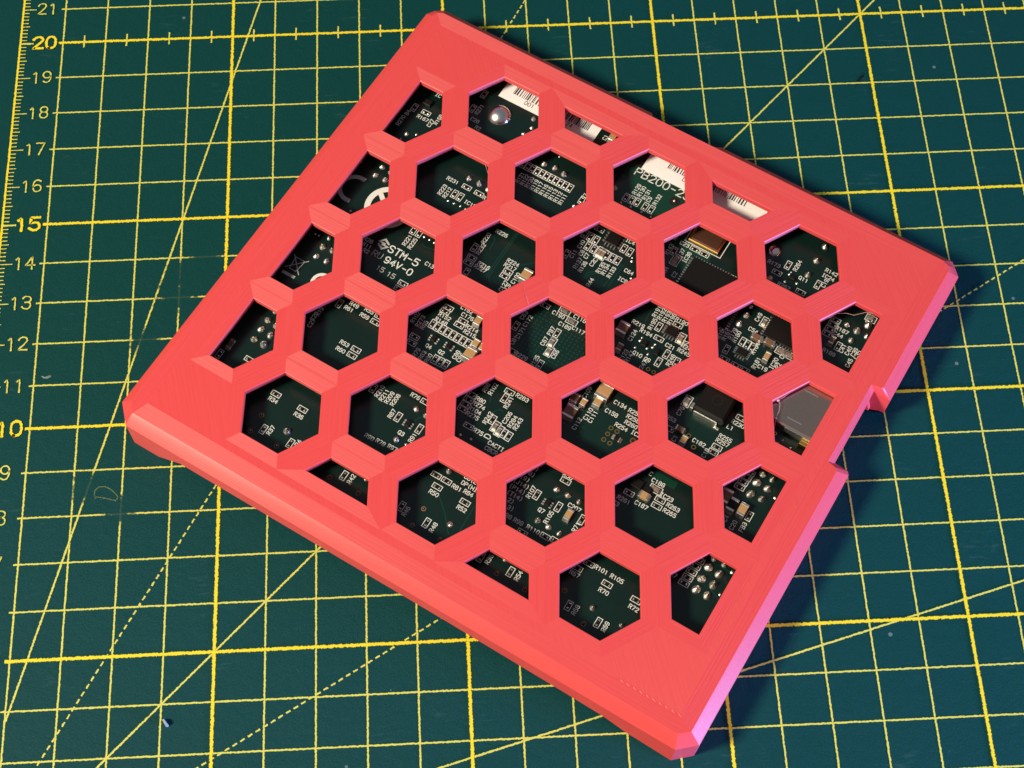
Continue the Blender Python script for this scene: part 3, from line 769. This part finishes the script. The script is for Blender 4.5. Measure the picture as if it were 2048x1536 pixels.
# outline: top x, y | rim x, y, z | lower edge z
OUT = [
    (-X3 + .20, -Y3, -X2 + .38, -Y2, Z2, 0.0), (-5.75, -Y3, -5.75, -Y2, Z2, 0.0), (-5.10, -Y3, -5.10, -Y2, Z2, .42),
    (-2.0, -Y3, -2.0, -Y2, Z2, .42), (1.4, -Y3, 1.4, -Y2, Z2, .42), (3.9, -Y3, 3.9, -Y2, Z2, .34), (4.9, -Y3, 4.9, -Y2, Z2, .28),
    (5.4, -Y3, 5.4, -Y2, Z2, .10), (X3 - .20, -Y3, X2 - .34, -Y2, Z2, 0.0),
    (X3, -Y3 + .16, X2, -Y2 + .31, Z2, 0.0), (X3, .36, X2, .52, Z2, 0.0), (X3 - .05, .42, X2 - .05, .60, Z2 - .02, 0.0),
    (6.33, .45, 6.40, .62, Z2, 0.0), (6.26, .46, 6.37, .60, .965, 0.0), (6.26, 2.47, 6.37, 2.45, .965, 0.27),
    (6.48, 2.51, X2, 2.46, Z2, 0.27), (X3, 2.54, X2, 2.50, Z2, 0.27),
    (X3, Y3 - .20, X2, Y2 - .28, Z2, 0.0), (X3 - .05, Y3 - .06, X2 - .14, Y2 - .13, Z2, 0.0), (X3 - .20, Y3, X2 - .27, Y2, Z2, 0.0),
    (.78, Y3, .84, Y2, Z2, 0.0), (.66, Y3, .66, Y3 + .004, Z2, 0.0), (-.74, Y3, -.74, Y3 + .004, Z2, 0.0), (-.82, Y3, -.92, Y2, Z2, 0.0),
    (-X3 + .20, Y3, -X2 + .30, Y2, Z2, 0.0), (-X3 + .06, Y3 - .06, -X2 + .12, Y2 - .12, Z2, 0.0), (-X3, Y3 - .20, -X2, Y2 - .30, Z2, 0.0),
    (-X3, -Y3 + .20, -X2, -Y2 + .38, Z2, 0.0),
]

w = MB()
n = len(OUT)
per = 0.0
for i in range(n):
    a, b = OUT[i], OUT[(i + 1) % n]
    du = math.hypot(b[2] - a[2], b[3] - a[3])
    ta, tb = (a[0], a[1], Z3), (b[0], b[1], Z3)
    # a hair's breadth of rounding where lid and slope meet
    ra, rb = (a[2], a[3], a[4]), (b[2], b[3], b[4])
    za, zb = (a[2], a[3], a[5]), (b[2], b[3], b[5])
    STEPS = 6
    ea = 1.28 if i < 9 else 1.06
    eb = 1.28 if (i + 1) % n < 9 else 1.06
    for s_ in range(STEPS):
        k0, k1 = s_ / STEPS, (s_ + 1) / STEPS
        def pos(t3, t2, k, e):
            return (t3[0] + (t2[0] - t3[0]) * k, t3[1] + (t2[1] - t3[1]) * k, t3[2] + (t2[2] - t3[2]) * k ** e)
        w.face([pos(ta, ra, k1, ea), pos(tb, rb, k1, eb), pos(tb, rb, k0, eb), pos(ta, ra, k0, ea)],
               [(per, 3 - k1 * .34), (per + du, 3 - k1 * .34), (per + du, 3 - k0 * .34), (per, 3 - k0 * .34)])
    w.face([za, zb, rb, ra], [(per, a[5]), (per + du, b[5]), (per + du, b[4]), (per, a[4])])
    ia, ib = (a[2] * .955, a[3] * .955, a[5]), (b[2] * .955, b[3] * .955, b[5])
    w.face([ib, zb, za, ia], None)
    ja, jb = (a[0] * .955, a[1] * .955, ZP), (b[0] * .955, b[1] * .955, ZP)
    w.face([ia, ja, jb, ib], None)
    per += du
wall = w.build('side_wall', M['pla'], case)

# honeycomb holes
HR, PX, PY = 0.905, 1.866, 2.175
CUTX, CUTY = 5.745, 5.145


def clip(poly, ax, lim, sgn):
    out = []
    for i in range(len(poly)):
        p, q = poly[i], poly[(i + 1) % len(poly)]
        ip, iq = sgn * p[ax] <= sgn * lim, sgn * q[ax] <= sgn * lim
        if ip:
            out.append(p)
        if ip != iq:
            t = (lim - p[ax]) / (q[ax] - p[ax])
            out.append(tuple(p[k] + t * (q[k] - p[k]) for k in (0, 1)))
    return out


def offset(poly, d):
    res, m = [], len(poly)
    for i in range(m):
        a, b, c = poly[i - 1], poly[i], poly[(i + 1) % m]
        def nl(p, q):
            dx, dy = q[0] - p[0], q[1] - p[1]
            l = math.hypot(dx, dy)
            return dy / l, -dx / l
        n1, n2 = nl(a, b), nl(b, c)
        k = 1 + n1[0] * n2[0] + n1[1] * n2[1]
        res.append((b[0] + d * (n1[0] + n2[0]) / k, b[1] + d * (n1[1] + n2[1]) / k))
    return res


HOLES = []
for k in range(-3, 4):
    for j in range(-3, 4):
        y = j * PY + (PY / 2 if k % 2 else 0)
        if abs(y) > 5.6 or (abs(k) == 3 and abs(y) > 5):
            continue
        hx = [(k * PX + HR * math.cos(math.radians(60 * i)), y + HR * math.sin(math.radians(60 * i))) for i in range(6)]
        for ax, lim, sg in ((0, CUTX, 1), (0, -CUTX, -1), (1, CUTY, 1), (1, -CUTY, -1)):
            hx = clip(hx, ax, lim, sg)
        clean = []
        for p in hx:
            if not clean or math.hypot(p[0] - clean[-1][0], p[1] - clean[-1][1]) > 0.05:
                clean.append(p)
        if len(clean) > 2:
            HOLES.append(clean)

RW, EB = 0.296, 0.012
verts2, edges2 = [], []


def addv(p):
    verts2.append(Vector((p[0], p[1])))
    return len(verts2) - 1


def addloop(poly):
    ids = [addv(p) for p in poly]
    for i in range(len(ids)):
        edges2.append((ids[i], ids[(i + 1) % len(ids)]))
    return ids


plate_poly = [(o[0], o[1]) for o in OUT]
addloop(plate_poly)
BX, BY = X3 - 0.33, Y3 - 0.33
bi = addloop([(-BX, -BY), (BX, -BY), (BX, BY), (-BX, BY)])
RINGS_ = []
for h in HOLES:
    e = offset(h, EB)
    r = offset(h, RW)
    ie, ir = addloop(e), addloop(r)
    for p, q_ in zip(ie, ir):
        edges2.append((p, q_))
    RINGS_.append((h, e, r))


def inside(p, poly):
    c = False
    for i in range(len(poly)):
        a, b = poly[i - 1], poly[i]
        if (a[1] > p[1]) != (b[1] > p[1]) and p[0] < (b[0] - a[0]) * (p[1] - a[1]) / (b[1] - a[1]) + a[0]:
            c = not c
    return c


def sdist(p, a, b):
    dx, dy = b[0] - a[0], b[1] - a[1]
    l = math.hypot(dx, dy)
    return ((p[0] - a[0]) * dy - (p[1] - a[1]) * dx) / l, ((p[0] - a[0]) * dx + (p[1] - a[1]) * dy) / l


cv, ce, cf, _, _, _ = delaunay_2d_cdt(verts2, edges2, [], 0, 1e-6)
pl = MB()
for tri in cf:
    P3 = [(cv[i].x, cv[i].y) for i in tri]
    c = (sum(p[0] for p in P3) / 3, sum(p[1] for p in P3) / 3)
    if not inside(c, plate_poly):
        continue
    uvf = None
    skip = False
    for hi, (h, e, r) in enumerate(RINGS_):
        if abs(c[0] - h[0][0]) > 3 or abs(c[1] - h[0][1]) > 3:
            continue
        if inside(c, e):
            skip = True
            break
        if inside(c, r):
            best = max(range(len(h)), key=lambda i: sdist(c, h[i], h[(i + 1) % len(h)])[0])
            A, B = h[best], h[(best + 1) % len(h)]
            uvf = lambda p, A=A, B=B, o=hi * 7.3 + best * 1.7: (sdist(p, A, B)[1] + o, sdist(p, A, B)[0] + o * 0.37)
            break
    if skip:
        continue
    if uvf is None:
        if abs(c[0]) > BX or abs(c[1]) > BY:
            if abs(c[0]) - BX > abs(c[1]) - BY:
                uvf = lambda p: (p[1], p[0])
            else:
                uvf = lambda p: (p[0], p[1])
        else:
            uvf = lambda p: ((p[0] - p[1]) * 0.7071 + 20, (p[0] + p[1]) * 0.7071)
    ar = (P3[1][0] - P3[0][0]) * (P3[2][1] - P3[0][1]) - (P3[2][0] - P3[0][0]) * (P3[1][1] - P3[0][1])
    if ar < 0:
        P3.reverse()
    pl.face([(*p, Z3) for p in P3], [uvf(p) for p in P3])
    pl.face([(*p, ZP) for p in reversed(P3)], [uvf(p) for p in reversed(P3)])
for h, e, r in RINGS_:
    m_ = len(h)
    for i in range(m_):
        A, B, C_, D = h[i], h[(i + 1) % m_], e[(i + 1) % m_], e[i]
        l = math.hypot(B[0] - A[0], B[1] - A[1])
        pl.face([(*B, Z3 - EB), (*A, Z3 - EB), (*D, Z3), (*C_, Z3)], [(l, 0.1), (0, 0.1), (0, 0.12), (l, 0.12)])
        pl.face([(*B, ZP), (*A, ZP), (*A, Z3 - EB), (*B, Z3 - EB)], [(l, 0), (0, 0), (0, 0.13), (l, 0.13)])
        pl.face([(*D, ZP), (*C_, ZP), (*B, ZP), (*A, ZP)])
pl.build('honeycomb_lid', M['pla'], case)

tray = MB()
tray.box(-6.12, 6.12, -5.55, 5.55, 0.012, 0.497)
tray.build('base_tray', M['pla'], case)

# stray hairs of filament left by the printer, and the stitched end of the infill near the front corner
def tube(mbx, pts, r, nseg=6):
    pts = [Vector(p) for p in pts]
    prev = None
    for i, p in enumerate(pts):
        d = (pts[min(i + 1, len(pts) - 1)] - pts[max(i - 1, 0)]).normalized()
        a = d.orthogonal().normalized()
        b = d.cross(a)
        ring = [tuple(p + (a * math.cos(2 * math.pi * k / nseg) + b * math.sin(2 * math.pi * k / nseg)) * r) for k in range(nseg)]
        if prev:
            for k in range(nseg):
                mbx.face([prev[k], prev[(k + 1) % nseg], ring[(k + 1) % nseg], ring[k]])
        prev = ring


HAIRS = [
    ([(4.82, 3.46, 1.03), (4.912, 3.651, 1.02), (5.083, 3.769, 1.0), (5.239, 3.823, 0.98), (5.425, 4.005, 1.0), (5.70, 4.09, 1.03)], 0.012),
    ([(4.93, 1.52, 1.04), (4.849, 1.323, 1.03), (4.777, 1.201, 1.02), (4.851, 1.143, 1.02), (4.904, 0.995, 1.01), (4.923, 0.827, 1.01), (5.02, 0.52, 1.03)], 0.012),
    ([(5.05, 0.40, 1.03), (5.20, 0.33, 1.03)], 0.011),
    ([(-1.017, 0.705, 1.122), (-0.844, 0.536, 1.123), (-0.712, 0.397, 1.122)], 0.008),
    ([(-3.40, 3.0, 1.04), (-3.272, 2.881, 1.0), (-3.12, 2.73, 1.03)], 0.009),
]
for pts, r in HAIRS:
    q = MB()
    tube(q, pts, r * .42)
    q.build('filament_hair', M['hair'], case, True, True)
for cx, cy, cz, r in ((4.777, 1.201, 1.02, .035), (4.923, .827, 1.01, .026)):
    q = MB()
    q.lathe(cx, cy, [(0.0005, cz - r), (r * .8, cz - r * .6), (r, cz), (r * .8, cz + r * .6), (0, cz + r)], 8)
    q.build('filament_blob', M['hair'], case, True, True)
for k in range(10):
    q = MB()
    q.lathe(0, 0, [(0.026, 0), (0.02, 0.01), (0, 0.016)], 8)
    o = q.build('stitch_ridge', M['pla'], case, True, True)
    o.location = Vector((4.93 + 0.138 * k, -5.60, Z3 - 0.001)) * S
    o.rotation_euler.z = math.radians(-20)
    o.scale = (2.2, 0.8, 0.6)

# ------------------------------------------------------------------ the circuit board inside
ZB = 0.66
DZ = 0.5
board = thing('circuit_board', 'dark green circuit board with white lettering, seen through the honeycomb lid', 'circuit board', (CX, CY, DZ), TH)
ZT = ZB - DZ                                 # board top in the board's own frame
q = MB()
q.box(-6.05, 6.05, -5.5, 5.62, 0.0, ZT)
q.build('board_sheet', M['solder_mask'], board)

for i, (x0, x1, y0, y1, mm) in enumerate(((-0.75, 1.95, 3.05, 4.95, 'pour_bright'), (3.36, 3.86, -1.50, -1.33, 'pour_bright'), (-0.95, 0.80, -0.62, 0.72, 'pour'),
                                          (3.3, 4.5, -0.75, 0.15, 'pour'), (0.85, 2.3, -1.45, -0.3, 'pour'))):
    q = MB()
    zz = ZT + .0012 + .0001 * i
    q.face([(x0, y0, zz), (x1, y0, zz), (x1, y1, zz), (x0, y1, zz)])
    q.build('copper_pour', M[mm], board)
for i, tr in enumerate(TRACES):
    q = MB()
    ribbon(q, [tuple(p) for p in tr], 0.026, ZT + .002 + .0002 * (i % 5))
    q.build('copper_trace', M['trace'], board)
q = MB()
for i in range(19):
    for j in range(15):
        x, y = -0.84 + i * 0.088, -0.58 + j * 0.088
        if random.random() < 0.93:
            q.disc(x, y, 0.023, ZT + .0026, 8)
for i in range(6):
    for j in range(7):
        if random.random() < .6:
            q.disc(.95 + i * .13, -1.5 + j * .12, .024, ZT + .0026, 8)
tv = q.build('tented_vias', M['via_dot'], board)
tv['kind'] = 'stuff'

for x, y, r, h, tx in TEXTS:
    q = MB()
    big = h > 0.11
    hh = h if big else 0.085
    lettering(q, tx, x, y, hh, 0.026 if h > .15 else (0.018 if big else 0.0148), ZT + .0045, r, 'c', 0.62 if not big else 0.66)
    q.build('silkscreen_text', M['silk_dim' if tx in ('RU', '15') else 'silk'], board)

# small outlined resistors: outline, two pads and the dark body
def frame(mbx, hx, hy, w_, z, m=0):
    o = [(-hx, -hy), (hx, -hy), (hx, hy), (-hx, hy)]
    i = [(-hx + w_, -hy + w_), (hx - w_, -hy + w_), (hx - w_, hy - w_), (-hx + w_, hy - w_)]
    for k in range(4):
        a, b, c, d = o[k], o[(k + 1) % 4], i[(k + 1) % 4], i[k]
        mbx.face([(*a, z), (*b, z), (*c, z), (*d, z)], None, m)


q = MB()
frame(q, 0.110, 0.060, 0.0145, 0.0045, 0)
q.box(-0.030, 0.030, -0.03, 0.03, 0.0, 0.026, 2, False)
for s_ in (-1, 1):
    q.box(s_ * 0.052 - 0.018, s_ * 0.052 + 0.018, -0.022, 0.022, 0.0, 0.02, 1, False, None, 0.008)
res_mesh = q.mesh('resistor', [M['silk'], M['tin'], M['black']])
for x, y, r in BOXES:
    put('resistor', res_mesh, board, (x, y, ZT), math.radians(r + (180 if random.random() < .5 else 0)))

# solder joints, three shapes scaled
sol = []
for v_ in range(4):
    q = MB()
    q.lathe(0, 0, [(1.0, 0), (0.95, 0.28), (0.78, 0.62), (0.5, 0.9 + .1 * v_), (0.26, 1.15 + .25 * v_), (0.16, 1.35 + .3 * v_), (0, 1.45 + .32 * v_)], 14, 0, 0.08)
    sol.append(q.mesh('solder_joint', [M['tin']], True, True))
for i, (x, y, r) in enumerate(SOLDER):
    r *= 1.15
    o = put('solder_joint', sol[i % 4] if r > .045 else sol[0], board, (x, y, ZT), random.random() * 6, (r, r, r * (0.75 if r > .045 else .5)))

for x, y, r in RINGS:
    q = MB()
    q.ring(x, y, r * .55, r, ZT + .003, 18, 0)
    q.disc(x, y, r * .55, ZT + .0025, 14, 1)
    q.lathe(x, y, [(r * .3, ZT), (r * .25, ZT + .03), (0, ZT + .045)], 8, 2)
    q.build('plated_hole', [M['brown'] if r < .1 else M['hole'], M['hole'], M['tin']], board)
for x, y, r in VIAS:
    q = MB()
    q.ring(x, y, r * .58, r, ZT + .004, 20, 0)
    q.disc(x, y, r * .58, ZT + .003, 16, 1)
    q.build('gold_via', [M['gold'], M['hole']], board)

KIND = {'t': ('tan', .11), 'b': ('brown', .11), 'p': ('rose', .045), 's': ('grey', .045), 'd': ('brown', .05), 'k': ('black', .10), 'r': ('black', .04)}
for x, y, r, l, wd, k in CHIPS:
    mname, hgt = KIND[k]
    l, wd = max(l, .1), max(wd, .06)
    if l > .25:
        hgt += .04
    q = MB()
    e = l * (.2 if k in 'tb' else .2)
    g = .004
    q.box(-l / 2 + e, l / 2 - e, -wd / 2 + g, wd / 2 - g, 0, hgt - g, 0, False, None, .008)
    for s_ in (-1, 1):
        a, b = sorted((s_ * (l / 2), s_ * (l / 2 - e - .001)))
        q.box(a, b, -wd / 2, wd / 2, 0, hgt, 1, False, None, .010)
    for s_ in (-1, 1):       # solder fillets at the ends
        xa, xb = s_ * l / 2, s_ * (l / 2 + .035)
        pts = [(xa, -wd / 2, hgt * .6), (xb, -wd / 2, 0), (xb, wd / 2, 0), (xa, wd / 2, hgt * .6)]
        q.face(pts if s_ > 0 else pts[::-1], None, 1)
    if k in 'ps':
        frame(q, l / 2 + .06, wd / 2 + .035, .015, .0045, 2)
    o = q.build('capacitor' if k in 'tbpsdk' else 'resistor', [M[mname], M['tin' if k in 'tbk' else 'tin_dull'], M['silk']], board)
    o.location = Vector((x, y, ZT)) * S
    o.rotation_euler.z = math.radians(r)

def chip(x, y, r, l, wd, style, hgt=.075):
    q = MB()
    q.box(-l / 2, l / 2, -wd / 2, wd / 2, .008, hgt, 0, False, None, .012)
    if style in (1, 3):
        for ax, L_, W_ in ((0, l, wd), (1, wd, l)):
            np_ = max(4, int(L_ / .065))
            for i in range(np_):
                c = -L_ / 2 + L_ * (i + .5) / np_
                for s_ in (-1, 1):
                    a, b = sorted((s_ * W_ / 2, s_ * (W_ / 2 + .06)))
                    if ax == 0:
                        q.box(c - .013, c + .013, a, b, 0, .018, 1, False)
                    else:
                        q.box(a, b, c - .013, c + .013, 0, .018, 1, False)
    elif style == 2:
        for i in (-1, 0, 1):
            for s_ in (-1, 1):
                a, b = sorted((s_ * wd / 2, s_ * (wd / 2 + .055)))
                q.box(i * .055 - .017, i * .055 + .017, a, b, 0, .022, 1, False, None, .006)
    o = q.build('chip', [M['black'], M['tin']], board)
    o.location = Vector((x, y, ZT)) * S
    o.rotation_euler.z = math.radians(r)


for x, y, r, l, wd, st in ICS:
    chip(x, y, r, l, wd, st)
chip(2.33, 2.87, 0, 1.38, 1.20, 3)
chip(4.23, 2.815, 0, .92, .53, 3)

# paper stickers with bar codes
for (x0, x1, y0, y1, b0, b1, by, txts) in ((-4.2, -1.74, 4.90, 5.55, -3.95, -2.0, 5.125, ((-3.47, 'right001'), (-2.42, '24'))),
                                          (-.46, 2.47, 4.88, 5.55, .03, 1.95, 5.19, ((.50, 'D'),))):
    q = MB()
    q.box(x0, x1, y0, y1, ZT + .001, ZT + .012)
    lab = q.build('bar_code_sticker', M['paper'], board)
    q = MB()
    x = b0
    zz = ZT + .0135
    while x < b1:
        wbar = random.choice((.014, .014, .024, .036))
        q.face([(x, by, zz), (x + wbar, by, zz), (x + wbar, y1 - .05, zz), (x, y1 - .05, zz)])
        x += wbar + random.choice((.014, .02, .03, .042))
    for cx, tx in txts:
        tx = tx.replace('right', '')
        lettering(q, tx, cx, by - .075, .098, .014, zz, 0, 'c', .6)
    q.build('bar_code', M['print'], lab)

# domed screw heads
for x, y, r, hh in ((-3.905, 4.465, .275, .17), (3.054, 4.546, .145, .10)):
    q = MB()
    sr = (r * r + hh * hh) / (2 * hh)          # a spherical cap
    amax = math.asin(r / sr)
    pr = [(r, 0)] + [(sr * math.sin(amax * k / 10), hh - sr * (1 - math.cos(amax * k / 10))) for k in range(10, 0, -1)] + [(0, hh)]
    q.lathe(x, y, [(a, ZT + b) for a, b in pr], 32)
    q.build('rivet', M['chrome'], board, True, True)

# crystal oscillator in its gold frame
q = MB()
q.box(-.36, .36, -.22, .22, 0, .085, 1, False, None, .015)
q.box(-.315, .315, -.175, .175, .085, .10, 0, False, None, .012)
o = q.build('crystal', [M['crystal'], M['gold']], board)
o.location = Vector((1.68, 4.01, ZT)) * S
q = MB()
frame(q, .44, .275, .018, .0045)
o = q.build('silkscreen_outline', M['silk'], board)
o.location = Vector((1.69, 4.02, ZT)) * S

# power inductor
q = MB()
q.box(-.34, .36, -.02, .66, .02, .27, 0, False, None, .05)
q.box(-.30, .24, -.055, -.021, .0, .16, 1, False, None, .012)
q.box(-.42, -.345, .02, .16, 0, .08, 1, False, None, .01)
q.box(.20, .33, -.12, -.06, 0, .03, 1, False, None, .01)
q.ring(.02, .36, .10, .115, .2705, 24, 2)
o = q.build('inductor', [M['black'], M['tin'], M['hole']], board)
o.location = Vector((3.68, .235, ZT)) * S

# shielded connector reaching the case's side opening
q = MB()
q.box(4.70, 6.30, .80, 2.10, ZT, .45, 0, False, None, .03)
q.box(5.16, 6.30, .762, .797, ZT + .1, .44, 1, False)
q.box(5.56, 5.86, .64, .755, ZT, .36, 2, False, None, .02)
for x0, y0 in ((5.105, .997), (5.126, 1.734)):
    q.box(x0, x0 + .32, y0 - .012, y0 + .012, .451, .4535, 1, False)
conn = q.build('connector', [M['shell'], M['tin'], M['gold']], board)

# certification marks printed in white
q = MB()
q.ring(-5.62, 1.10, .27, .37, ZT + .0045, 22, 0, math.radians(75), math.radians(285))
q.ring(-5.05 - .9, 2.1, .27, .37, ZT + .0045, 22, 0, math.radians(75), math.radians(285))
q.build('silkscreen_mark', M['silk_dim'], board)
q = MB()
q.ring(-4.72, 1.09, .40, .53, ZT + .0045, 36)
ribbon(q, [(-5.05, 1.30), (-4.42, .78)], .11, ZT + .0052)
ribbon(q, [(-4.98, .82), (-4.72, 1.02)], .11, ZT + .0056)
q.build('silkscreen_mark', M['silk'], board)
q = MB()
q.ring(-4.90, -1.25, .175, .25, ZT + .0045, 28)
ribbon(q, [(-5.03, -1.25), (-4.80, -1.18)], .05, ZT + .0052)
q.build('silkscreen_mark', M['silk'], board)
q = MB()
ribbon(q, [(-5.80, -.96), (-5.44, -1.34)], .018, ZT + .0045)
ribbon(q, [(-5.81, -1.32), (-5.44, -.95)], .018, ZT + .0049)
ribbon(q, [(-5.74, -1.0), (-5.70, -1.30), (-5.54, -1.30), (-5.50, -1.0), (-5.74, -1.0)], .016, ZT + .0053)
ribbon(q, [(-5.79, -1.44), (-5.47, -1.44)], .07, ZT + .0045, False)
q.build('silkscreen_mark', M['silk_dim'], board)
q = MB()                                      # the maker's diamond beside the rating
dx, dy = -4.295, .257
ribbon(q, [(dx + .10, dy + .05), (dx - .02, dy + .12), (dx - .12, dy + .02), (dx + .02, dy + .02)], .045, ZT + .0045)
ribbon(q, [(dx - .10, dy - .05), (dx + .02, dy - .12), (dx + .12, dy - .02), (dx - .02, dy - .02)], .045, ZT + .0049)
q.build('silkscreen_mark', M['silk_dim'], board)

# ------------------------------------------------------------------ crumbs lying on the mat
def crumb(name, label, pts, hgt, m_, cat='crumb'):
    q = MB()
    c = (sum(p[0] for p in pts) / len(pts), sum(p[1] for p in pts) / len(pts))
    k = len(pts)
    for i in range(k):
        a, b = pts[i], pts[(i + 1) % k]
        q.face([(a[0] - c[0], a[1] - c[1], 0), (b[0] - c[0], b[1] - c[1], 0),
                ((b[0] - c[0]) * .6, (b[1] - c[1]) * .6, hgt), ((a[0] - c[0]) * .6, (a[1] - c[1]) * .6, hgt)])
    q.face([((p[0] - c[0]) * .6, (p[1] - c[1]) * .6, hgt) for p in pts])
    q.face([(p[0] - c[0], p[1] - c[1], 0) for p in reversed(pts)])
    o = q.build(name, m_)
    o.location = Vector((c[0], c[1], 0.002)) * S
    o['label'] = label
    o['category'] = cat
    return o


crumb('plastic_shaving', 'tiny grey plastic shaving lying on the mat near its lower left', [(4.03, 3.70), (4.07, 3.72), (4.17, 3.58), (4.15, 3.55), (4.11, 3.56)], .13, M['dust'], 'shaving')
crumb('lint_fleck', 'small whitish fleck of lint stuck to the mat below the numeral 12', [(1.14, 11.23), (1.20, 11.195), (1.26, 11.21), (1.34, 11.245), (1.36, 11.20), (1.28, 11.16), (1.20, 11.17)], .01, M['lint'], 'lint')
